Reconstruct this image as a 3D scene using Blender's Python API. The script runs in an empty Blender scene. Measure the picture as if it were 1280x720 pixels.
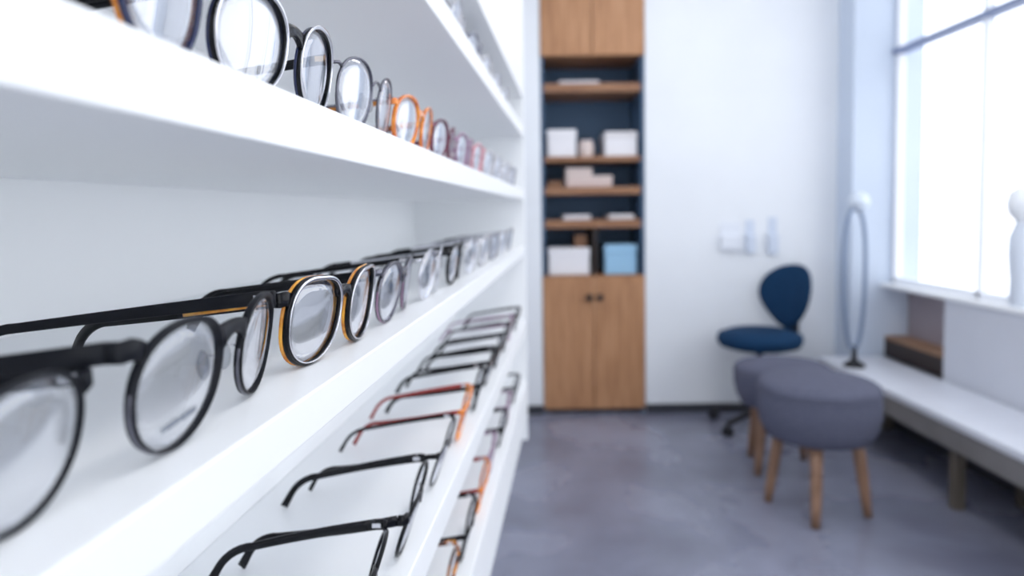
import bpy, bmesh, math, random
from mathutils import Vector, Matrix
random.seed(7)
C = bpy.context.scene.collection
PI = math.pi
CAM_H = 1.12
FPX = 853.0
ALPHA = math.atan(80 / FPX)          # the display wall runs a few degrees off the room's axis

# ------------------------------------------------------------------ materials
def mat(name, col, rough=.5, metal=0.0, spec=.5, coat=0.0, trans=0.0, ior=1.45, emit=None, estr=0):
    m = bpy.data.materials.new(name); m.use_nodes = True
    b = m.node_tree.nodes['Principled BSDF']
    b.inputs['Base Color'].default_value = (*col, 1)
    b.inputs['Roughness'].default_value = rough
    b.inputs['Metallic'].default_value = metal
    b.inputs['Specular IOR Level'].default_value = spec
    b.inputs['Coat Weight'].default_value = coat
    b.inputs['Transmission Weight'].default_value = trans
    b.inputs['IOR'].default_value = ior
    if emit:
        b.inputs['Emission Color'].default_value = (*emit, 1)
        b.inputs['Emission Strength'].default_value = estr
    return m

def noisy(name, stops, scale=5, detail=4, rough=.5, stretch=(1, 1, 1), bump=0.0, coat=0.0, spec=.5, distort=0.0, rough_var=0):
    m = mat(name, stops[0][1], rough, coat=coat, spec=spec)
    nt = m.node_tree; N = nt.nodes; L = nt.links
    b = N['Principled BSDF']
    tc = N.new('ShaderNodeTexCoord'); mp = N.new('ShaderNodeMapping')
    mp.inputs['Scale'].default_value = stretch
    nz = N.new('ShaderNodeTexNoise'); nz.inputs['Scale'].default_value = scale
    nz.inputs['Detail'].default_value = detail; nz.inputs['Distortion'].default_value = distort
    cr = N.new('ShaderNodeValToRGB')
    el = cr.color_ramp.elements
    el[0].position, el[0].color = stops[0][0], (*stops[0][1], 1)
    el[1].position, el[1].color = stops[-1][0], (*stops[-1][1], 1)
    for p, c in stops[1:-1]:
        e = el.new(p); e.color = (*c, 1)
    L.new(tc.outputs['Object'], mp.inputs['Vector']); L.new(mp.outputs[0], nz.inputs['Vector'])
    L.new(nz.outputs['Fac'], cr.inputs[0]); L.new(cr.outputs[0], b.inputs['Base Color'])
    if rough_var:
        mr = N.new('ShaderNodeMapRange')
        mr.inputs['To Min'].default_value = rough - rough_var; mr.inputs['To Max'].default_value = rough + rough_var
        L.new(nz.outputs['Fac'], mr.inputs['Value']); L.new(mr.outputs[0], b.inputs['Roughness'])
    if bump:
        bp = N.new('ShaderNodeBump'); bp.inputs['Strength'].default_value = bump
        L.new(nz.outputs['Fac'], bp.inputs['Height']); L.new(bp.outputs[0], b.inputs['Normal'])
    return m

def lens_mat(name, tint, refl):
    """Spectacle lens: see-through with the mirror of a coated surface on top."""
    m = bpy.data.materials.new(name); m.use_nodes = True
    nt = m.node_tree; N = nt.nodes; L = nt.links
    for n in list(N): N.remove(n)
    out = N.new('ShaderNodeOutputMaterial'); mx = N.new('ShaderNodeMixShader')
    tr = N.new('ShaderNodeBsdfTransparent'); tr.inputs[0].default_value = (*tint, 1)
    gl = N.new('ShaderNodeBsdfGlossy'); gl.inputs['Roughness'].default_value = .01
    gl.inputs['Color'].default_value = (.94, .95, 1, 1)
    lw = N.new('ShaderNodeLayerWeight'); lw.inputs['Blend'].default_value = .5
    pw = N.new('ShaderNodeMath'); pw.operation = 'POWER'; pw.inputs[1].default_value = 3.5
    ma = N.new('ShaderNodeMath'); ma.operation = 'MULTIPLY_ADD'; ma.inputs[1].default_value = .75; ma.inputs[2].default_value = refl
    L.new(lw.outputs['Facing'], pw.inputs[0]); L.new(pw.outputs[0], ma.inputs[0]); L.new(ma.outputs[0], mx.inputs[0]); L.new(tr.outputs[0], mx.inputs[1]); L.new(gl.outputs[0], mx.inputs[2])
    L.new(mx.outputs[0], out.inputs['Surface'])
    return m

M = {}
M['white'] = noisy('white_lacquer', [(.3, (.88, .895, .91)), (.7, (.905, .915, .925))], 3, 2, rough=.38)
M['wall'] = noisy('painted_plaster', [(.3, (.765, .79, .825)), (.7, (.80, .825, .86))], 2.5, 4, rough=.7, bump=.01)
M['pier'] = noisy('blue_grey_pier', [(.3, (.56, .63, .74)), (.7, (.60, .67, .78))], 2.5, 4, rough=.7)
M['ceiling'] = mat('ceiling_paint', (.86, .87, .88), .8)
M['floor'] = noisy('polished_concrete', [(.3, (.135, .14, .19)), (.5, (.215, .225, .295)), (.72, (.30, .31, .40))], 1.7, 6, rough=.27, distort=.25, rough_var=.08)
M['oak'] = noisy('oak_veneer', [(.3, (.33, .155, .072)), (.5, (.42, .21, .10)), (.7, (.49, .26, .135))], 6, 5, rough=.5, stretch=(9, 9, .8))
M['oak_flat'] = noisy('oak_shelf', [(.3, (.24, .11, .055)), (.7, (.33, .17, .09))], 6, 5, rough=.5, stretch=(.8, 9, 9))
M['beech'] = noisy('beech_leg', [(.3, (.23, .125, .075)), (.7, (.31, .18, .115))], 8, 4, rough=.5, stretch=(8, 8, 1))
M['navy'] = mat('slate_blue_panel', (.06, .115, .20), .6)
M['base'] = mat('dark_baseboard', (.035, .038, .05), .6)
M['fabric_grey'] = noisy('grey_wool', [(.35, (.083, .088, .128)), (.65, (.12, .126, .175))], 160, 3, rough=.95, bump=.2, spec=.2)
M['fabric_blue'] = noisy('blue_wool', [(.35, (.004, .026, .070)), (.65, (.008, .042, .105))], 150, 3, rough=.85, bump=.15, spec=.2)
M['black_plastic'] = mat('black_plastic', (.012, .012, .016), .4)
M['black_metal'] = mat('black_metal', (.02, .021, .025), .35, metal=.6)
M['bench'] = noisy('pale_bench_top', [(.3, (.66, .68, .74)), (.7, (.72, .74, .80))], 4, 3, rough=.35)
M['apron'] = noisy('taupe_apron', [(.3, (.17, .16, .16)), (.7, (.22, .21, .21))], 5, 3, rough=.6)
M['bench_leg'] = noisy('weathered_wood', [(.3, (.08, .068, .055)), (.7, (.13, .11, .09))], 8, 4, rough=.6, stretch=(7, 7, 1))
M['panel_grey'] = noisy('pale_grey_panel', [(.3, (.56, .58, .64)), (.7, (.60, .62, .68))], 3, 2, rough=.6)
M['taupe'] = mat('mauve_taupe_panel', (.36, .31, .33), .7)
M['dark_brown'] = mat('dark_brown_board', (.03, .02, .018), .6)
M['cord_wood'] = mat('brown_ledge', (.30, .17, .10), .6)
M['frame_alu'] = mat('pale_window_frame', (.86, .88, .92), .45)
M['transom'] = mat('blue_grey_transom', (.22, .27, .42), .45)
M['steel_blue'] = mat('blue_grey_tube', (.20, .26, .38), .4, metal=.3)
M['frost'] = mat('frosted_globe', (.66, .73, .83), .35)
M['holder'] = mat('pale_grey_acrylic', (.60, .66, .77), .3)
M['holder_pale'] = mat('pale_blue_acrylic', (.73, .76, .82), .3)
M['carton'] = mat('white_carton', (.78, .77, .80), .6)
M['carton_lid'] = mat('off_white_lid', (.70, .68, .70), .6)
M['blush'] = mat('blush_carton', (.62, .50, .47), .6)
M['blush_lid'] = mat('blush_lid', (.68, .58, .55), .6)
M['blue_box'] = mat('light_blue_card', (.30, .52, .72), .6)
M['paper'] = mat('paper', (.70, .68, .72), .8)
M['brown_box'] = mat('brown_card', (.23, .12, .07), .7)
M['urn_body'] = mat('grey_blue_glaze', (.66, .71, .79), .35)
M['urn_top'] = mat('white_glaze', (.86, .88, .9), .35)
M['glow'] = mat('fill_diffuser', (.9, .9, .9), .5, emit=(1, .98, .96), estr=1.5)
# eyewear
M['black'] = mat('black_acetate', (.004, .0045, .007), .22, coat=.05, spec=.25)
M['matte_black'] = mat('satin_black_acetate', (.005, .006, .010), .42, spec=.25)
M['navy_ac'] = mat('navy_acetate', (.012, .02, .075), .15, coat=.4)
M['tortoise'] = noisy('tortoiseshell', [(.38, (.035, .012, .006)), (.5, (.28, .07, .012)), (.62, (.72, .28, .035))], 90, 2, rough=.13, coat=.5)
M['amber'] = noisy('amber_acetate', [(.35, (.55, .17, .012)), (.65, (.95, .46, .05))], 120, 2, rough=.14, coat=.5)
M['orange'] = noisy('orange_acetate', [(.35, (.62, .13, .015)), (.65, (.95, .33, .04))], 110, 2, rough=.15, coat=.5)
M['red'] = mat('deep_red_acetate', (.30, .022, .018), .16, coat=.4)
M['burgundy'] = mat('burgundy_acetate', (.13, .018, .05), .16, coat=.4)
M['rose'] = mat('rose_acetate', (.62, .26, .30), .16, coat=.4)
M['mauve'] = mat('mauve_acetate', (.30, .17, .27), .16, coat=.4)
M['grey_ac'] = mat('grey_acetate', (.20, .21, .27), .16, coat=.4)
M['clear'] = mat('crystal_acetate', (.80, .80, .84), .1, coat=.4, trans=.5)
M['silver'] = mat('silver_wire', (.72, .72, .76), .18, metal=1)
M['gunmetal'] = mat('gunmetal_wire', (.16, .16, .19), .25, metal=1)
M['gold'] = mat('gold_wire', (.80, .53, .20), .2, metal=1)
M['pad'] = mat('silicone_pad', (.62, .64, .68), .2, trans=.6)
M['print'] = mat('demo_print', (.22, .24, .28), .6)
M['lens'] = lens_mat('coated_lens', (.985, .988, .992), .09)
M['lens_bright'] = lens_mat('demo_lens', (.985, .987, .992), .18)
M['pane'] = lens_mat('window_pane', (.985, .99, 1), .02)

# ------------------------------------------------------------------ helpers
def link(name, bm, m, parent=None, smooth=False, bevel=0.0, mats=None):
    me = bpy.data.meshes.new(name); bm.normal_update(); bm.to_mesh(me); bm.free()
    for x in (mats or [m]): me.materials.append(x)
    if smooth:
        for p in me.polygons: p.use_smooth = True
    o = bpy.data.objects.new(name, me); C.objects.link(o)
    if parent: o.parent = parent
    if bevel:
        bv = o.modifiers.new('bevel', 'BEVEL'); bv.width = bevel; bv.segments = 3; bv.limit_method = 'ANGLE'
        o.modifiers.new('wn', 'WEIGHTED_NORMAL')
        for p in me.polygons: p.use_smooth = True
    return o

def box(bm, x0, x1, y0, y1, z0, z1, mi=0):
    v = [bm.verts.new(p) for p in ((x0, y0, z0), (x1, y0, z0), (x1, y1, z0), (x0, y1, z0), (x0, y0, z1), (x1, y0, z1), (x1, y1, z1), (x0, y1, z1))]
    for q in ((0, 3, 2, 1), (4, 5, 6, 7), (0, 1, 5, 4), (1, 2, 6, 5), (2, 3, 7, 6), (3, 0, 4, 7)):
        f = bm.faces.new([v[i] for i in q]); f.material_index = mi
    return bm

def B(*b):
    bm = bmesh.new(); box(bm, *b); return bm

def sweep(bm, pts, prof, up=Vector((0, 0, 1)), closed=False, cap=True, scales=None):
    """prof: list of (a,b) offsets; a along side vector, b along up-ish vector."""
    n = len(pts); rings = []
    for i, p in enumerate(pts):
        a = pts[(i - 1) % n] if (closed or i > 0) else p
        b = pts[(i + 1) % n] if (closed or i < n - 1) else p
        t = (b - a).normalized()
        s = t.cross(up)
        if s.length < 1e-4: s = Vector((1, 0, 0))
        s.normalize(); u = s.cross(t).normalized()
        sa, sb = scales[i] if scales else (1, 1)
        rings.append([bm.verts.new(p + s * (q[0] * sa) + u * (q[1] * sb)) for q in prof])
    k = len(prof)
    for i in range(n if closed else n - 1):
        r0, r1 = rings[i], rings[(i + 1) % n]
        for j in range(k):
            bm.faces.new((r0[j], r0[(j + 1) % k], r1[(j + 1) % k], r1[j]))
    if cap and not closed:
        bm.faces.new(rings[0][::-1]); bm.faces.new(rings[-1])
    return bm

def circ(r, k=8, ry=None):
    ry = ry or r
    return [(r * math.cos(2 * PI * i / k), ry * math.sin(2 * PI * i / k)) for i in range(k)]

def rrect(a, b, r=.35):
    c = min(a, b) * r
    return [(a - c, -b), (a, -b + c), (a, b - c), (a - c, b), (-a + c, b), (-a, b - c), (-a, -b + c), (-a + c, -b)]

def lathe(bm, prof, seg=40, cx=0, cy=0, sx=1, sy=1):
    rings = []
    for r, z in prof:
        if r < 1e-6: rings.append([bm.verts.new((cx, cy, z))])
        else: rings.append([bm.verts.new((cx + sx * r * math.cos(2 * PI * i / seg), cy + sy * r * math.sin(2 * PI * i / seg), z)) for i in range(seg)])
    for a, b in zip(rings, rings[1:]):
        for i in range(seg):
            j = (i + 1) % seg
            if len(a) == 1 and len(b) > 1: bm.faces.new((a[0], b[i], b[j]))
            elif len(b) == 1 and len(a) > 1: bm.faces.new((a[i], a[j], b[0]))
            elif len(a) > 1: bm.faces.new((a[i], a[j], b[j], b[i]))
    return bm

def thing(name, label, cat, loc=(0, 0, 0), rotz=0, group=None):
    o = bpy.data.objects.new(name, None); C.objects.link(o)
    o.empty_display_size = .05
    o.location = loc; o.rotation_euler = (0, 0, rotz)
    o['label'] = label; o['category'] = cat
    if group: o['group'] = group
    return o

def tag(o, label, cat, group=None):
    o['label'] = label; o['category'] = cat
    if group: o['group'] = group
    return o

def struct(o):
    o['kind'] = 'structure'; return o

# ------------------------------------------------------------------ camera
cam_d = bpy.data.cameras.new('camera'); cam = bpy.data.objects.new('camera', cam_d); C.objects.link(cam)
cam_d.sensor_width = 36; cam_d.lens = FPX / 1280 * 36
cam_d.clip_start = .01
PITCH = math.radians(3.3); ROLL = math.radians(-.8)
cam_d.shift_y = -(95 - FPX * math.tan(PITCH)) / 1280
cam.matrix_world = Matrix.Translation((0, 0, CAM_H)) @ Matrix.Rotation(PI / 2 - PITCH, 4, 'X') @ Matrix.Rotation(ROLL, 4, 'Z')
cam_d.dof.use_dof = True
cam_d.dof.focus_distance = .365
cam_d.dof.aperture_fstop = 5.2
bpy.context.scene.camera = cam

# ------------------------------------------------------------------ room
D = 3.72                    # back wall
XR = 1.93                   # plane of the window wall
CEIL = 2.75
NX0, NX1 = .163, .728       # niche that holds the tall cabinet
YB = -1.6                   # the open shop front behind the camera

struct(link('floor', B(-2.2, 3.4, YB, 4.6, -.1, 0), M['floor']))
struct(link('ceiling', B(-2.2, 2.4, YB, 4.6, CEIL, CEIL + .1), M['ceiling']))
bm = bmesh.new()
box(bm, -1.9, NX0, D, D + .15, 0, CEIL); box(bm, NX1, XR + .2, D, D + .15, 0, CEIL)
box(bm, NX0, NX1, D + .45, D + .55, 0, CEIL)
box(bm, NX0 - .03, NX0, D + .15, D + .5, 0, CEIL); box(bm, NX1, NX1 + .03, D + .15, D + .5, 0, CEIL)
struct(link('wall_back', bm, M['wall']))
bm = bmesh.new()
box(bm, NX1, XR - .16, D - .012, D, 0, .05); box(bm, -.6, NX0, D - .012, D, 0, .05)
struct(link('baseboard_back', bm, M['base']))
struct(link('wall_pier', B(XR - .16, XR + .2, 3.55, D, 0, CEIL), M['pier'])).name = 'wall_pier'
# low wall under the window: niche (open) next to the pier, then a flat panel
SILL = .725
bm = bmesh.new()
box(bm, XR, XR + .2, YB, 3.03, 0, SILL - .02)
box(bm, XR + .17, XR + .2, 3.03, 3.55, 0, SILL - .02)
struct(link('wall_right', bm, M['panel_grey']))
struct(link('trim_1', B(XR - .012, XR + .2, YB, 3.55, SILL - .0199, SILL), M['white'], bevel=.003))   # window ledge
struct(link('under_bench_shade', B(XR - .008, XR - .0001, YB, 3.55, 0, .3), M['base']))  # dark strip painted in for the shade below the bench
struct(link('wall_niche', B(XR + .14, XR + .17, 3.03, 3.55, .34, SILL - .02), M['taupe']))
struct(link('trim_2', B(XR + .02, XR + .14, 3.03, 3.55, .34, .43), M['dark_brown']))
struct(link('trim_3', B(XR + .02, XR + .14, 3.03, 3.55, .43, .445), M['cord_wood']))
struct(link('wall_header', B(XR, XR + .2, YB, 3.55, 2.6, CEIL), M['wall']))
bm = B(.95, XR + .2, YB - .15, YB, 0, CEIL)
struct(link('rear_light_blocker', bm, M['wall']))  # unseen wall, added to keep rear daylight off the floor under the bench
# window: frames, mullions, transom and panes
win = struct(thing('window_1', 'tall bright shop window', 'window')); del win['label'], win['category']
TR = 1.897
bm = bmesh.new()
for y in (3.535, 2.89, 2.1, 1.3, .5, -.3, -1.1):
    box(bm, XR + .05, XR + .09, y - .012, y + .012, SILL, 2.6)
box(bm, XR + .05, XR + .09, YB, 3.55, SILL, SILL + .03)
link('window_frame', bm, M['frame_alu'], win, bevel=.003)
link('transom', B(XR + .035, XR + .095, YB, 3.55, TR, TR + .028), M['transom'], win, bevel=.004)
link('pane', B(XR + .068, XR + .072, YB, 3.55, SILL, 2.6), M['pane'], win)
# left wall follows the display shelving
def FX(u, w, h=0):   # fixture frame to world
    return Vector((u * math.sin(ALPHA) - w * math.cos(ALPHA), u * math.cos(ALPHA) + w * math.sin(ALPHA), CAM_H + h))
FROT = PI / 2 - ALPHA
bm = bmesh.new(); box(bm, -1.5, 4.2, .405, .55, 0, CEIL)
wl = struct(link('wall_left', bm, M['wall'])); wl.rotation_euler = (0, 0, FROT)

# ------------------------------------------------------------------ display shelving on the left wall
U_END, W_FRONT, W_BACK = 1.60, .119, .385
unit = thing('wall_shelving', 'long white wall-hung display shelving that carries every row of eyeglasses', 'shelving', FX(0, 0, 0), FROT)
link('back_panel', B(-1.2, U_END, W_BACK, .4045, -.545, 1.3), M['white'], unit)
link('end_panel', B(U_END, U_END + .02, W_FRONT, .4045, -.545, 1.3), M['white'], unit, bevel=.001)
SH = {'top': .50, 'upper': .197, 'high': .0518, 'mid': -.0799, 'low': -.2553, 'floor': -.402}
TH = {'top': .236, 'upper': .0255, 'high': .0240, 'mid': .0205, 'low': .028, 'floor': .090}
link('lower_back_panel', B(-1.2, U_END, .285, .300, -.49, SH['mid'] - TH['mid']), M['white'], unit)
for k in SH:
    link('shelf', B(-1.2, U_END, W_FRONT, .285 if k in ('low', 'floor') else W_BACK, SH[k] - TH[k], SH[k]), M['white'], unit, bevel=.0012)

# ------------------------------------------------------------------ eyeglasses
def outline(kind, w, h, side, n=44):
    """closed lens outline, (x, z) about the lens centre; side=+1 lens whose temple is at +x."""
    out = []
    for i in range(n):
        t = 2 * PI * i / n
        c, s = math.cos(t), math.sin(t)
        e = {'round': 2.0, 'panto': 2.25, 'square': 3.3, 'rect': 3.6, 'cat': 2.4, 'wide': 2.2}[kind]
        x = w / 2 * math.copysign(abs(c) ** (2 / e), c)
        z = h / 2 * math.copysign(abs(s) ** (2 / e), s)
        if kind in ('panto', 'wide'): x *= 1 + (.10 if kind == 'panto' else .07) * s
        if kind == 'square': x *= 1 + .05 * s
        if kind == 'cat':
            x *= 1 + .09 * s
            z += .10 * h * max(0, c) * max(0, s)
        if kind != 'round':
            z -= .05 * h * max(0, -c) * max(0, -s) * -1       # nose cut-away
        out.append((x * side, z))
    if side < 0: out.reverse()
    return out

PANT = math.radians(9)
def bend(x, z, d):
    return Vector((x, 1.5 * x * x - z * math.tan(PANT) + d, z))

def rim_mesh(bm, pts, cx, cz, nfun, depth, d0=0.0, lo=-.0004):
    """rim swept round an outline; nfun(angle)->radial thickness outward."""
    n = len(pts); rings = []
    for i, (x, z) in enumerate(pts):
        a, b = pts[i - 1], pts[(i + 1) % n]
        tx, tz = b[0] - a[0], b[1] - a[1]
        l = math.hypot(tx, tz); nx, nz = tz / l, -tx / l
        th = nfun(math.atan2(z, abs(x) if False else x))
        c = min(th, depth) * .28
        prof = ((lo, -depth / 2 + c), (lo + c, -depth / 2), (th - c, -depth / 2), (th, -depth / 2 + c), (th, depth / 2 - c), (th - c, depth / 2), (lo + c, depth / 2), (lo, depth / 2 - c))
        rings.append([bm.verts.new(bend(cx + x + nx * q[0], cz + z + nz * q[0], d0 + q[1])) for q in prof])
    for i in range(n):
        r0, r1 = rings[i], rings[(i + 1) % n]
        for j in range(8):
            bm.faces.new((r0[j], r0[(j + 1) % 8], r1[(j + 1) % 8], r1[j]))

def lens_mesh(pts, cx, cz):
    bm = bmesh.new(); n = len(pts); sides = []
    for d in (-.0006, .0006):
        cen = bm.verts.new(bend(cx, cz, d - .0012)); rr = []
        for f in (.35, .7, 1.0):
            rr.append([bm.verts.new(bend(cx + x * f, cz + z * f, d - .0012 * (1 - f * f))) for x, z in pts])
        for i in range(n):
            j = (i + 1) % n
            bm.faces.new((cen, rr[0][i], rr[0][j]))
            for a, b in ((0, 1), (1, 2)):
                bm.faces.new((rr[a][i], rr[b][i], rr[b][j], rr[a][j]))
        sides.append(rr[2])
    for i in range(n):
        j = (i + 1) % n
        bm.faces.new((sides[0][i], sides[0][j], sides[1][j], sides[1][i]))
    bmesh.ops.recalc_face_normals(bm, faces=bm.faces)
    return bm

def make_glasses(kind='panto', w=.051, h=.042, bridge=.017, rim=.0022, depth=.0034, front='black', arm='black', style='acetate',
                 arm_h=.0055, lens='lens', pant=9, topwire=None, L1=.103, under=None, stripe=None, tip=None, brow=None, split=None, prnt=False, detail=True):
    """Local axes: x along the front, y back along the temples, z up; stands on its rims and temple tips."""
    global PANT
    PANT = math.radians(pant)
    root = bpy.data.objects.new('eyeglasses', None); C.objects.link(root); root.empty_display_size = .02
    cxo = bridge / 2 + w / 2
    metal = style == 'metal'
    r = .0009 if metal else rim
    cz = h / 2 + (r if not brow else .0009)
    n = 44
    bm = bmesh.new(); tw = bmesh.new() if topwire else None; bb = bmesh.new() if brow else None; ub = bmesh.new() if under else None
    for s in (1, -1):
        pts = outline(kind, w, h, s, n)
        if metal: rim_mesh(bm, pts, s * cxo, cz, lambda a: .0011, .0017)
        elif brow:
            rim_mesh(bm, pts, s * cxo, cz, lambda a: .0007, .0014)
            def bt(a):
                v = math.sin(a); return .0002 + .0015 * max(0, min(1, (v + .12) / .75))
            rim_mesh(bb, pts, s * cxo, cz, bt, .0034)
        else:
            rim_mesh(bm, pts, s * cxo, cz, lambda a, r=r: r * (1 + .35 * max(0, math.sin(a))), depth if not under else depth * .55, -depth * .22 if under else 0)
            if under: rim_mesh(ub, pts, s * cxo, cz, lambda a, r=r: r * (1.06 + .35 * max(0, math.sin(a))), depth * .45, depth * .28)
        if topwire: rim_mesh(tw, pts, s * cxo, cz, lambda a: .0002 + .0014 * max(0, math.sin(a) + .15), .0012, -depth * .5 - .0006)
        lo = link('lens', lens_mesh(pts, s * cxo, cz), M[lens], root, smooth=True)
        if prnt and s == -1:
            pm = bmesh.new()
            for (px, pz, pw, ph) in ((-.010, -.0120, .0030, .0016), (-.0062, -.0116, .0034, .0019), (-.0020, -.0112, .0030, .0016), (.0018, -.0109, .0034, .0019), (.0058, -.0105, .0030, .0016)):
                v = [pm.verts.new(bend(s * cxo + px + a * pw / 2 * 1.15, cz + pz + b * ph / 2 * 1.3 + a * .0003, -.0022)) for a, b in ((-1, -1), (1, -1), (1, 1), (-1, 1))]
                v2 = [pm.verts.new(q.co + Vector((0, .00025, 0))) for q in v]
                pm.faces.new(v); pm.faces.new(v2[::-1])
                for i in range(4): pm.faces.new((v[i], v2[i], v2[(i + 1) % 4], v[(i + 1) % 4]))
            link('lens_print', pm, M['print'], lo)
    # bridge
    tgt = bb if brow else bm
    zb = cz + h * (.24 if not brow else .27)
    g = bridge / 2 + .0015
    if metal:
        pts = [bend(x, zb + .0035 * (1 - (x / g) ** 2), -.0005) for x in [g * (i / 6 - 1) for i in range(13)]]
        sweep(tgt, pts, circ(.0011, 8))
    else:
        pts = [bend(x, zb + .0028 * (1 - (x / g) ** 2), 0) for x in [g * (i / 6 - 1) for i in range(13)]]
        sc = [(1, 1 + .7 * abs(i / 6 - 1) ** 2) for i in range(13)]
        sweep(tgt, pts, rrect((depth if not brow else .0034) * .48, .0026), scales=sc)
    # end pieces
    hx = cxo + w / 2 + (.0045 if not metal else .005)
    zh = cz + h * (.40 if brow or pant > 10 else .33)
    for s in (1, -1):
        x0 = cxo + w * .46
        pts = [bend(s * x0, zh - .001, 0), bend(s * (x0 + (hx - x0) * .6), zh + .0006, .0), bend(s * hx, zh, .0012), bend(s * hx, zh, .0055)]
        sweep(tgt, pts, circ(.0011, 8) if metal else rrect(.0014, arm_h * .5), up=Vector((0, 0, 1)))
    fr = link('front_frame', bm, M[front], root, smooth=True)
    if brow: link('brow_bar', bb, M[brow], root, smooth=True)
    if topwire: link('front_wire', tw, M[topwire], root, smooth=True)
    if under: link('inner_layer', ub, M[under], root, smooth=True)
    # temples
    for s in (1, -1):
        y0 = bend(hx, zh, .0058).y
        path = []; sc = []
        for i in range(9):
            f = i / 8
            path.append(Vector((s * (hx + .0015 * math.sin(f * PI) - .006 * f * f), y0 + L1 * f, zh - .012 * f)))
            sc.append((1, 1 - (.30 if not metal else 0) * f))
        R = .026; a_max = math.radians(60)
        for i in range(1, 8):
            a = a_max * i / 7
            path.append(Vector((s * (hx - .006 - .0035 * i / 7), y0 + L1 + R * math.sin(a), zh - .012 - R * (1 - math.cos(a)))))
            sc.append((1, .72 if not metal else 1))
        last = path[-1].copy(); dz = last.z - .0020
        for i in range(1, 4):
            f = i / 3
            path.append(last + Vector((-s * .002 * f, dz * f / math.tan(a_max), -dz * f)))
            sc.append((1.0, (.72 if not metal else 1) + .12 * f))
        prof = rrect(.0011, arm_h / 2) if not metal else rrect(.0006, .0011)
        # keep the ear tip resting on the shelf
        bm = bmesh.new(); sweep(bm, path, prof, scales=sc)
        zmin = min(v.co.z for v in bm.verts)
        if zmin < 0:
            for v in bm.verts:
                if v.co.y > y0 + L1: v.co.z -= zmin * min(1, (v.co.y - y0 - L1) / .02)
        t = link('temple', bm, M[arm], root, smooth=True)
        if detail:
            hb = bmesh.new(); box(hb, s * hx - .0016 * s - .0008, s * hx - .0016 * s + .0008, y0 - .0028, y0 + .0032, zh - .0016, zh + .0016)
            link('hinge', hb, M['gold' if under or stripe else 'silver'], t)
        if stripe:
            bm = bmesh.new()
            ss = [(1, 1)] * 5
            sweep(bm, [p + Vector((s * .0006, 0, -.0014)) for p in path[0:5]], rrect(.0012, .0009), scales=ss)
            link('inlay', bm, M[stripe], t, smooth=True)
        if tip:
            bm = bmesh.new(); sweep(bm, path[7:], rrect(.0013, .0021), scales=[(1, 1)] * (len(path) - 7))
            zmin = min(v.co.z for v in bm.verts)
            if zmin < 0:
                for v in bm.verts:
                    if v.co.z < .01: v.co.z = max(v.co.z, .0002)
            link('temple_tip', bm, M[tip], t, smooth=True)
        if (metal or brow) and detail:
            bm = bmesh.new()
            pc = bend(s * (bridge / 2 - .001), cz + h * .02, .006)
            bmesh.ops.create_uvsphere(bm, u_segments=12, v_segments=8, radius=1)
            bmesh.ops.scale(bm, vec=(.0011, .0030, .0058), verts=bm.verts)
            bmesh.ops.rotate(bm, cent=(0, 0, 0), matrix=Matrix.Rotation(s * .35, 3, 'Z'), verts=bm.verts)
            bmesh.ops.translate(bm, vec=pc, verts=bm.verts)
            np_ = link('nose_pad', bm, M['pad'], root, smooth=True)
            bm = bmesh.new()
            a0 = bend(s * (bridge / 2 + .0008), cz + h * .10, .0008)
            sweep(bm, [a0, a0 + Vector((-s * .001, .004, .001)), pc + Vector((s * .0006, .001, .002)), pc + Vector((0, 0, 0))], circ(.0004, 6))
            link('pad_arm', bm, M['silver'], np_, smooth=True)
    return root

def copy_tree(o, parent=None):
    c = o.copy(); C.objects.link(c)
    if parent: c.parent = parent
    for ch in list(o.children):
        if not ch.get('_seen'): copy_tree(ch, c)
    return c

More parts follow.
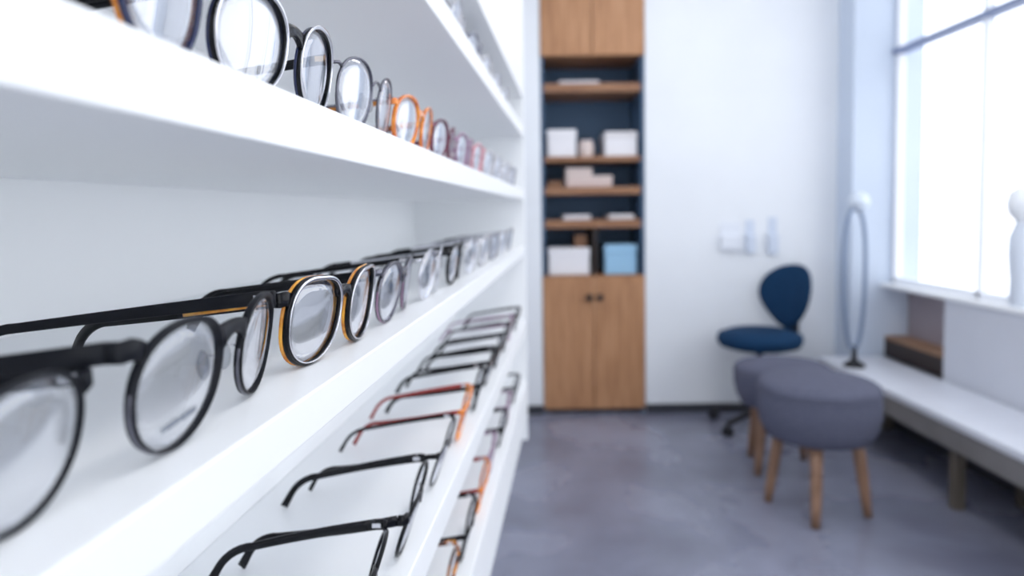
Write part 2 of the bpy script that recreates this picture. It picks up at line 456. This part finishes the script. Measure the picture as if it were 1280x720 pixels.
ST = {
    'brow_big':   dict(kind='wide', w=.0505, h=.0385, bridge=.016, rim=.0008, depth=.0020, front='matte_black', arm='matte_black', arm_h=.0056),
    'brow':       dict(kind='wide', w=.0505, h=.0430, bridge=.0205, front='gunmetal', brow='matte_black', arm='matte_black', arm_h=.0068, prnt=True, L1=.115),
    'layered':    dict(kind='cat', w=.0510, h=.0440, bridge=.016, rim=.0015, depth=.0046, front='black', under='amber', topwire='silver', arm='black', arm_h=.0074, stripe='amber', lens='lens_bright', L1=.092),
    'brown_thin': dict(kind='panto', w=.051, h=.0425, bridge=.017, rim=.0009, depth=.0026, front='mauve', arm='black', brow='gunmetal', arm_h=.005, lens='lens_bright'),
    'black':      dict(kind='square', w=.046, h=.038, bridge=.015, rim=.0018, front='black', arm='black', arm_h=.0066, pant=18, L1=.086),
    'black_thin': dict(kind='wide', w=.049, h=.0405, bridge=.017, rim=.0013, depth=.003, front='black', arm='black', arm_h=.0076, pant=19, L1=.086),
    'black_round': dict(kind='panto', w=.046, h=.042, bridge=.015, rim=.0020, front='black', arm='black', arm_h=.0056, pant=17, L1=.086),
    'black_mid': dict(kind='panto', w=.050, h=.042, bridge=.018, rim=.0020, front='black', arm='black', arm_h=.0060, lens='lens_bright'),
    'navy':       dict(kind='wide', w=.052, h=.044, bridge=.017, rim=.0007, depth=.0032, front='black', under='navy_ac', topwire='silver', arm='black', arm_h=.0056, lens='lens_bright'),
    'tortoise':   dict(kind='panto', w=.049, h=.041, bridge=.017, rim=.0024, front='tortoise', arm='tortoise', arm_h=.0052, pant=17, L1=.086),
    'amber_navy': dict(kind='wide', w=.052, h=.045, bridge=.017, rim=.0013, depth=.0042, front='navy_ac', under='amber', arm='black', arm_h=.0056, lens='lens_bright'),
    'orange_red': dict(kind='panto', w=.046, h=.041, bridge=.015, rim=.0022, front='orange', arm='red', arm_h=.0052, pant=17, L1=.086, lens='lens_bright'),
    'orange':     dict(kind='panto', w=.051, h=.042, bridge=.018, rim=.0015, front='orange', arm='tortoise', arm_h=.0050, lens='lens_bright'),
    'wire_silver': dict(kind='round', w=.050, h=.045, bridge=.019, style='metal', front='silver', arm='silver', tip='black', arm_h=.003, lens='lens_bright'),
    'wire_gun':   dict(kind='panto', w=.051, h=.044, bridge=.018, style='metal', front='gunmetal', arm='gunmetal', tip='black', arm_h=.003, lens='lens_bright'),
    'metal_black': dict(kind='wide', w=.049, h=.040, bridge=.017, rim=.0009, depth=.002, front='black', arm='black', arm_h=.0045, pant=19, L1=.086),
    'burgundy':   dict(kind='panto', w=.051, h=.040, bridge=.017, rim=.0016, front='burgundy', arm='burgundy', arm_h=.0052, lens='lens_bright'),
    'rose':       dict(kind='panto', w=.049, h=.041, bridge=.017, rim=.0018, front='rose', arm='burgundy', arm_h=.0050, lens='lens_bright'),
    'mauve':      dict(kind='cat', w=.046, h=.040, bridge=.015, rim=.0018, front='mauve', arm='mauve', arm_h=.0050, lens='lens_bright'),
    'grey':       dict(kind='panto', w=.050, h=.042, bridge=.017, rim=.0018, front='grey_ac', arm='grey_ac', arm_h=.0050, lens='lens_bright'),
    'clear':      dict(kind='panto', w=.050, h=.042, bridge=.017, rim=.0022, front='clear', arm='clear', arm_h=.0050, lens='lens_bright'),
}
SAY = {
    'brow_big': 'large satin-black browline eyeglasses', 'brow': 'satin-black browline eyeglasses, thin lower rims', 'layered': 'black and silver eyeglasses with amber inner rims',
    'black': 'glossy black square eyeglasses', 'black_thin': 'thin-rimmed black squared eyeglasses', 'black_round': 'black rounded eyeglasses', 'navy': 'silver, black and navy layered eyeglasses',
    'tortoise': 'brown tortoiseshell eyeglasses', 'amber_navy': 'amber and navy eyeglasses', 'orange_red': 'orange-rimmed eyeglasses with red temples', 'orange': 'orange tortoiseshell eyeglasses',
    'wire_silver': 'round silver wire eyeglasses', 'wire_gun': 'dark grey wire eyeglasses', 'wire_gold': 'gold wire eyeglasses', 'metal_black': 'black metal-rimmed eyeglasses',
    'brown_thin': 'thin dark-rimmed eyeglasses with black temples', 'black_mid': 'black rounded eyeglasses', 'burgundy': 'burgundy eyeglasses', 'rose': 'rose-pink eyeglasses', 'mauve': 'mauve eyeglasses', 'grey': 'grey eyeglasses', 'clear': 'clear pale eyeglasses',
}
ORD = ['first', 'second', 'third', 'fourth', 'fifth', 'sixth', 'seventh', 'eighth', 'ninth', 'tenth', 'eleventh', 'twelfth']
protos = {}
def put(style, shelf, Y, i, w=.1405, yaw=0.0, where='', group=''):
    if style not in protos:
        o = make_glasses(**ST[style]); protos[style] = o; first = True
    else:
        o = copy_tree(protos[style])
    u = (Y - w * math.sin(ALPHA)) / math.cos(ALPHA)
    o.location = FX(u, w * math.cos(ALPHA), SH[shelf] + .0002)
    o.rotation_euler = (0, 0, FROT + math.radians(yaw + {'low': 4, 'floor': 4, 'high': 0}.get(shelf, 2)))
    o['label'] = f'{SAY[style]}, {ORD[i]} from the near end, {where}'
    o['category'] = 'eyeglasses'; o['group'] = group
    return o

rows = [
    ('mid', 'middle shelf', 'eyeglasses on the middle shelf', .1405,
     [('brow_big', .1365, 0), ('brow', .2655, 4), ('layered', .3945, -5), ('brown_thin', .531, 2), ('wire_silver', .662, 1), ('black_mid', .792, 2), ('wire_silver', .922, 0),
      ('clear', 1.05, 1), ('grey', 1.18, 0), ('wire_silver', 1.31, 1), ('wire_gun', 1.44, 0)]),
    ('high', 'second shelf', 'eyeglasses on the second shelf', .1405,
     [('amber_navy', .201, 0), ('navy', .334, -1), ('wire_gun', .471, 1), ('orange', .606, -1), ('burgundy', .739, 1), ('mauve', .870, 0), ('rose', 1.0, 1),
      ('clear', 1.13, -1), ('wire_silver', 1.263, 0), ('clear', 1.395, 1), ('grey', 1.525, 0)]),
    ('upper', 'top row', 'eyeglasses on the upper shelf', .1405,
     [('clear', .70, 0), ('wire_silver', .838, 1), ('grey', .976, -1), ('clear', 1.114, 0), ('wire_silver', 1.252, 1), ('clear', 1.39, 0)]),
    ('low', 'fourth shelf', 'eyeglasses on the fourth shelf', .137,
     [('black_thin', .405, 1), ('black_thin', .534, 3), ('metal_black', .663, 0), ('orange_red', .787, 2), ('black', .907, 3), ('black_round', 1.025, -1), ('black', 1.143, 1),
      ('black_round', 1.262, 2), ('mauve', 1.38, 0), ('black', 1.498, 1)]),
    ('floor', 'lowest shelf', 'eyeglasses on the lowest shelf', .137,
     [('tortoise', .67, 0), ('black_round', .80, 0), ('orange_red', .93, 1), ('mauve', 1.06, -1), ('black', 1.19, 1), ('mauve', 1.32, 0), ('black_round', 1.45, 1)]),
]
for shelf, where, group, w, items in rows:
    for i, (st, Y, yaw) in enumerate(items):
        put(st, shelf, Y, i, w, yaw, where, group)

# ------------------------------------------------------------------ tall cabinet in the niche
def zpx(y, Y=D): return CAM_H + (267 - y) / FPX * Y
cab = thing('tall_cabinet', 'tall oak cabinet with dark blue open shelves set into the back wall', 'cabinet', (0, 0, 0))
cx = (NX0 + NX1) / 2
y0 = D + .01; yb = D + .44
bm = bmesh.new()
box(bm, NX0 + .001, NX0 + .018, y0, yb, 0, CEIL - .002); box(bm, NX1 - .018, NX1 - .001, y0, yb, 0, CEIL - .002)
link('side_panel', bm, M['navy'], cab)
ZB = zpx(348); ZT = zpx(76)
link('back_panel', B(NX0 + .018, NX1 - .018, D + .36, D + .375, ZB, ZT), M['navy'], cab)
link('plinth', B(NX0 + .018, NX1 - .018, y0 + .03, yb, 0, .04), M['base'], cab)
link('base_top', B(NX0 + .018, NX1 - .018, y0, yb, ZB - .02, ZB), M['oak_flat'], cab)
for (a, b) in ((NX0 + .004, cx - .0015), (cx + .0015, NX1 - .004)):
    d = link('door', B(a, b, y0 - .018, y0 - .0005, .03, ZB - .003), M['oak'], cab, bevel=.0015)
    s = 1 if b < cx + .01 else -1
    kx = (b - .028) if s == 1 else (a + .028)
    kb = bmesh.new(); lathe(kb, [(0, -.002), (.008, -.002), (.007, .012), (.018, .018), (.019, .026), (.014, .031), (0, .032)], 20)
    bmesh.ops.rotate(kb, cent=(0, 0, 0), matrix=Matrix.Rotation(PI / 2, 3, 'X'), verts=kb.verts)
    bmesh.ops.translate(kb, vec=(kx, y0 - .018, zpx(375)), verts=kb.verts)
    link('knob', kb, M['black_metal'], d, smooth=True)
for (a, b) in ((NX0 + .004, cx - .0015), (cx + .0015, NX1 - .004)):
    link('upper_door', B(a, b, y0 - .018, y0 - .0005, ZT + .0, CEIL - .005), M['oak'], cab, bevel=.0015)
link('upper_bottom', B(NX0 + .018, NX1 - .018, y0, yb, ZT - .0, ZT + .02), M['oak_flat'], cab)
shelf_z = []
for yt, yb_ in ((109, 122), (199, 208), (237, 249), (278, 291)):
    z1 = zpx(yt); z0 = zpx(yb_); shelf_z.append(z1)
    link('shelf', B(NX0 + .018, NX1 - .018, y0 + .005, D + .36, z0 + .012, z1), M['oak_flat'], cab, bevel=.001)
xdiv = (745 - 640) / FPX * D
link('divider', B(xdiv - .010, xdiv + .010, y0 + .02, D + .36, ZB, zpx(291) + .012), M['dark_brown'], cab)

def xp(x, Y): return (x - 640) / FPX * Y
def lidded(name, x0, x1, h, z, Y, dep, mb, ml, label, cat='box', group=None):
    t = thing(name, label, cat, ((xp(x0, Y) + xp(x1, Y)) / 2, Y + dep / 2, z + .0005), 0, group)
    w = (xp(x1, Y) - xp(x0, Y)) / 2
    link('box_body', B(-w + .003, w - .003, -dep / 2 + .003, dep / 2 - .003, 0, h * .78), M[mb], t, bevel=.006)
    link('lid', B(-w, w, -dep / 2, dep / 2, h * .70, h), M[ml], t, bevel=.008)
    return t
Yi = D + .04
gs = 'white boxes on the cabinet shelves'
z2 = shelf_z[1]
lidded('storage_box', 685, 722, .150, z2, Yi, .22, 'carton', 'carton', 'white lidded box on the second open shelf, beside the small pink pot', group=gs)
lidded('storage_box', 757, 798, .135, z2, Yi, .22, 'carton', 'carton_lid', 'white lidded box on the second open shelf, by the cabinet side away from the glasses', group=gs)
bm = bmesh.new(); lathe(bm, [(0, 0), (.032, 0), (.042, .02), (.044, .06), (.036, .085), (.040, .092), (.036, .092), (.030, .08), (0, .078)], 24)
o = link('pot', bm, M['blush_lid'], smooth=True); o.location = (xp(734, Yi + .05), Yi + .06, z2 + .0005); tag(o, 'small pinkish pot between the two white boxes on the second open shelf', 'pot')
z3 = shelf_z[2]
lidded('storage_box', 708, 767, .062, z3, Yi, .20, 'blush', 'blush_lid', 'wide flat blush-coloured box on the third open shelf')
t = lidded('storage_box', 708, 742, .045, z3 + .063, Yi + .02, .15, 'blush_lid', 'blush_lid', 'small pale box stacked on the wide blush-coloured box')
bm = B(-.04, .04, -.08, .08, 0, .035); o = link('book', bm, M['brown_box'], bevel=.003); o.location = (xp(695, Yi), Yi + .1, z3 + .0005)
tag(o, 'dark brown flat book beside the blush-coloured box on the third open shelf', 'book')
z1s = shelf_z[0]
o = link('folder', B(-.11, .11, -.1, .1, 0, .022), M['paper'], bevel=.004); o.location = (xp(726, Yi), Yi + .11, z1s + .0005)
tag(o, 'thin pale folder lying flat on the highest open shelf', 'folder')
z4 = shelf_z[3]
for k, (px, hw, mm, lab) in enumerate(((722, .075, 'paper', 'pale paper stack lying on the fourth open shelf, near the display shelving'), (778, .07, 'carton_lid', 'low pale tray of papers on the fourth open shelf, away from the glasses'))):
    o = link('paper_stack', B(-hw, hw, -.1, .1, 0, .026), M[mm], bevel=.003); o.location = (xp(px, Yi), Yi + .11, z4 + .0005)
    tag(o, lab, 'papers')
lidded('storage_box', 685, 738, .150, ZB, Yi, .24, 'carton', 'carton', 'large white box on the oak base beside the divider, below all open shelves')
lidded('storage_box', 756, 797, .165, ZB, Yi, .24, 'blue_box', 'blue_box', 'light blue box on the oak base in the lowest open compartment')
o = link('carton_block', B(-.033, .033, -.05, .05, 0, .07), M['brown_box'], bevel=.003)
o.name = 'brown_carton'; o.location = (xp(727, Yi) , Yi + .09, ZB + .1515); tag(o, 'small brown carton resting on the large white box near the divider', 'carton')

# ------------------------------------------------------------------ small acrylic holders on the back wall
for (x0, x1, ya, yb_, mm, lab) in ((932, 943, 281, 322, 'holder', 'slim grey acrylic holder on the back wall, next to the pale wide one'),
                                   (960, 971, 278, 324, 'holder', 'slim grey acrylic holder on the back wall, the one closest to the window'),
                                   (900, 926, 284, 318, 'holder_pale', 'very pale wide acrylic holder on the back wall, closest to the oak cabinet')):
    xa, xb = xp(x0, D), xp(x1, D); za, zb_ = zpx(yb_), zpx(ya)
    t = thing('wall_holder', lab, 'holder', ((xa + xb) / 2, D, za), 0, 'acrylic holders on the back wall')
    w = (xb - xa) / 2; h = zb_ - za
    link('back_plate', B(-w, w, -.006, -.0005, 0, h), M[mm], t, bevel=.002)
    link('pocket', B(-w, w, -.03, -.0065, 0, h * .55), M[mm], t, bevel=.003)

# ------------------------------------------------------------------ poufs
def make_pouf(R, label, loc, rot, H=.50, seat_t=.19):
    t = thing('pouf_stool', label, 'pouf', loc, rot, 'round grey poufs on wooden legs')
    zb = H - seat_t
    bm = bmesh.new()
    lathe(bm, [(0, zb), (R * .72, zb), (R * .86, zb + .012), (R * .95, zb + .05), (R, zb + .10), (R * 1.0, H - .045), (R * .985, H - .038)], 48)
    link('side_cover', bm, M['fabric_grey'], t, smooth=True)
    bm = bmesh.new()
    lathe(bm, [(R * .985, H - .0385), (R * 1.0, H - .034), (R * .985, H - .016), (R * .90, H - .003), (R * .6, H + .006), (0, H + .010)], 48)
    link('seat_pad', bm, M['fabric_grey'], t, smooth=True)
    bm = bmesh.new(); pts = [Vector((R * 1.0 * math.cos(a), R * 1.0 * math.sin(a), H - .0365)) for a in [2 * PI * i / 48 for i in range(48)]]
    sweep(bm, pts, circ(.0035, 6), closed=True); link('piping', bm, M['fabric_grey'], t, smooth=True)
    for k in range(4):
        a = PI / 4 + k * PI / 2
        p1 = Vector((R * .62 * math.cos(a), R * .62 * math.sin(a), zb + .002)); p0 = Vector((R * .80 * math.cos(a), R * .80 * math.sin(a), .0015))
        bm = bmesh.new(); sweep(bm, [p1.lerp(p0, f) for f in (0, .25, .5, .75, 1)], circ(.021, 14), up=Vector((0, 1, 0)), scales=[(1, 1), (1, 1), (.95, .95), (.85, .85), (.72, .72)])
        link('leg', bm, M['beech'], t, smooth=True)
    return t
make_pouf(.213, 'round grey pouf with wooden legs beside the bench, the whole one in front', (1.12, 2.48, 0), math.radians(20), H=.49, seat_t=.215)
make_pouf(.20, 'round grey pouf with wooden legs, half hidden between the blue chair and another pouf', (1.155, 2.90, 0), math.radians(-12), H=.455, seat_t=.18)

# ------------------------------------------------------------------ blue swivel chair
ch = thing('swivel_chair', 'dark blue upholstered swivel chair on castors against the back wall', 'chair', (1.25, 3.43, 0), math.radians(205))
bm = bmesh.new()   # seat: local +x is the front
lathe(bm, [(0, .415), (.15, .415), (.195, .428), (.209, .455), (.202, .485), (.15, .505), (0, .500)], 44, sx=1.02, sy=.98)
link('seat', bm, M['fabric_blue'], ch, smooth=True)
# backrest: rounded egg-like shell, wide above, narrow below, curved about the sitter
bm = bmesh.new(); rings = []
NB = 18; NA = 26
zc = .665
outer = []
def back_pt(a, f, side):
    x_ = math.cos(a); z_ = math.sin(a)
    hw = .165 * (1 + .18 * z_) * (1 if z_ > 0 else 1 - .20 * (-z_) ** 1.5)
    yy = f * hw * x_; zz = f * .165 * z_
    xx = -.215 - .03 * (zz / .165) + .055 * (yy / .165) ** 2 + side * .022 * (1 - .75 * f ** 4)
    return Vector((xx, yy, zc + zz))
for side in (1, -1):
    cen = bm.verts.new(back_pt(0, 0, side)); rr = []
    for fi in (.3, .6, .85, 1.0):
        rr.append([bm.verts.new(back_pt(2 * PI * i / NA, fi, side)) for i in range(NA)])
    for i in range(NA):
        j = (i + 1) % NA
        bm.faces.new((cen, rr[0][i], rr[0][j]))
        for a in range(3): bm.faces.new((rr[a][i], rr[a + 1][i], rr[a + 1][j], rr[a][j]))
    outer.append(rr[-1])
for i in range(NA):
    j = (i + 1) % NA; bm.faces.new((outer[0][i], outer[0][j], outer[1][j], outer[1][i]))
bmesh.ops.recalc_face_normals(bm, faces=bm.faces)
link('backrest', bm, M['fabric_blue'], ch, smooth=True)
bm = bmesh.new(); sweep(bm, [Vector((-.05, 0, .405)), Vector((-.15, 0, .400)), Vector((-.205, 0, .42)), Vector((-.222, 0, .50)), Vector((-.212, 0, .58))], rrect(.045, .006), up=Vector((1, 0, .3)))
link('back_support', bm, M['black_plastic'], ch, smooth=True)
bm = bmesh.new(); lathe(bm, [(0, .06), (.035, .06), (.032, .18), (.018, .185), (.018, .40), (.07, .405), (.07, .416), (0, .416)], 24)
link('gas_column', bm, M['black_metal'], ch, smooth=True)
for k in range(5):
    a = 2 * PI * k / 5 + math.radians(8)
    d = Vector((math.cos(a), math.sin(a), 0))
    bm = bmesh.new(); sweep(bm, [d * .02 + Vector((0, 0, .095)), d * .10 + Vector((0, 0, .088)), d * .24 + Vector((0, 0, .066))], rrect(.016, .013), scales=[(1.3, 1.2), (1, 1), (.8, .7)])
    lg = link('base_leg', bm, M['black_plastic'], ch, smooth=True)
    bm = bmesh.new(); s = Vector((-d.y, d.x, 0))
    for off in (-.012, .012):
        c = d * .24 + s * off + Vector((0, 0, .027))
        b2 = bmesh.new(); lathe(b2, [(0, -.008), (.02, -.008), (.026, -.004), (.026, .004), (.02, .008), (0, .008)], 20)
        bmesh.ops.rotate(b2, cent=(0, 0, 0), matrix=Matrix.Rotation(PI / 2, 3, 'X'), verts=b2.verts)
        bmesh.ops.rotate(b2, cent=(0, 0, 0), matrix=Matrix.Rotation(a, 3, 'Z'), verts=b2.verts)
        bmesh.ops.translate(b2, vec=c, verts=b2.verts)
        tm = bpy.data.meshes.new('tmp'); b2.to_mesh(tm); b2.free(); bm.from_mesh(tm); bpy.data.meshes.remove(tm)
    box(bm, (d * .24).x - .006, (d * .24).x + .006, (d * .24).y - .006, (d * .24).y + .006, .027, .066)
    link('castor', bm, M['black_plastic'], lg, smooth=False)

# ------------------------------------------------------------------ bench under the window
BX0, BX1, BT = 1.595, XR - .009, .342
be = thing('window_bench', 'long pale bench with taupe edge running under the window', 'bench', (0, 0, 0))
link('bench_top', B(BX0, BX1, -1.2, 3.54, BT - .03, BT), M['bench'], be, bevel=.004)
link('apron', B(BX0 + .005, BX0 + .03, -1.2, 3.54, BT - .115, BT - .03), M['apron'], be, bevel=.002)
link('rear_rail', B(BX1 - .03, BX1 - .001, -1.2, 3.54, BT - .115, BT - .03), M['apron'], be)
for y in (3.4, 2.47, 1.5, .55, -.4):
    for x in (BX0 + .02, BX1 - .055):
        link('leg', B(x, x + .04, y - .02, y + .02, 0, BT - .031), M['bench_leg'], be, bevel=.003)

# loop-shaped table lamp standing on the bench
LX, LY = 1.665, 3.30
la = thing('table_lamp', 'tall slender lamp with a blue-grey loop frame and dark foot by the window pier', 'lamp', (LX, LY, BT + .0005))
bm = bmesh.new(); lathe(bm, [(0, 0), (.05, 0), (.05, .012), (.03, .022), (.014, .04), (.012, .10), (0, .10)], 28); link('foot', bm, M['black_metal'], la, smooth=True)
bm = bmesh.new(); pts = []
for i in range(40):
    a = 2 * PI * i / 40
    x = .052 * math.copysign(abs(math.cos(a)) ** .75, math.cos(a)) * (1 + .12 * math.sin(a)); z = .43 + .34 * math.copysign(abs(math.sin(a)) ** .9, math.sin(a))
    pts.append(Vector((x - .004, 0, z)))
sweep(bm, pts, circ(.0105, 8), up=Vector((0, 1, 0)), closed=True); link('loop_frame', bm, M['steel_blue'], la, smooth=True)
bm = bmesh.new(); bmesh.ops.create_uvsphere(bm, u_segments=24, v_segments=16, radius=.046); bmesh.ops.translate(bm, vec=(.012, 0, .805), verts=bm.verts); link('globe', bm, M['frost'], la, smooth=True)

# urn on the window ledge
t = thing('urn', 'rounded urn, white above and grey-blue below, on the ledge against the window', 'urn', (XR + .045, 2.63, SILL + .0005))
bm = bmesh.new(); lathe(bm, [(0, 0), (.035, 0), (.045, .02), (.042, .10), (.05, .2), (.048, .27), (.03, .32), (.028, .33), (0, .33)], 30); link('urn_body', bm, M['urn_body'], t, smooth=True)
bm = bmesh.new(); lathe(bm, [(.028, .33), (.052, .36), (.060, .40), (.050, .445), (.025, .465), (0, .468)], 30); link('lid', bm, M['urn_top'], t, smooth=True)

# ------------------------------------------------------------------ fill lamps on the ceiling (out of frame, added to light the shelf tops)
def fill_lamp(x, y, sx, sy, e, label):
    t = thing('fill_lamp', label, 'fill lamp', (x, y, CEIL), 0)
    link('housing', B(-sx / 2 - .02, sx / 2 + .02, -sy / 2 - .02, sy / 2 + .02, -.05, -.0005), M['white'], t, bevel=.004)
    link('diffuser', B(-sx / 2, sx / 2, -sy / 2, sy / 2, -.056, -.0505), M['glow'], t)
    l = bpy.data.lights.new('fill_light', 'AREA'); l.shape = 'RECTANGLE'; l.size = sx; l.size_y = sy; l.energy = e; l.color = (1, .985, .97)
    lo = bpy.data.objects.new('fill_light', l); C.objects.link(lo); lo.parent = t; lo.location = (0, 0, -.065)
fill_lamp(.75, .6, .3, 1.4, 9, 'long white added fill lamp over the aisle, level with the near display shelving')
fill_lamp(.75, 2.4, .3, 1.4, 9, 'long white added fill lamp over the aisle near the oak cabinet')

# ------------------------------------------------------------------ daylight
w = bpy.data.worlds.new('daylight'); bpy.context.scene.world = w; w.use_nodes = True
nt = w.node_tree; N = nt.nodes; L = nt.links
bg = N['Background']; bg.inputs['Color'].default_value = (.93, .96, 1.0, 1); bg.inputs['Strength'].default_value = 3.3

sc = bpy.context.scene
sc.view_settings.view_transform = 'Standard'; sc.view_settings.look = 'None'
sc.view_settings.gamma = 1; sc.view_settings.use_curve_mapping = False
sc.view_settings.exposure = -.40
sc.cycles.use_denoising = True
sc.cycles.max_bounces = 10; sc.cycles.transparent_max_bounces = 24
sc.cycles.diffuse_bounces = 8
sc.cycles.sample_clamp_indirect = 6
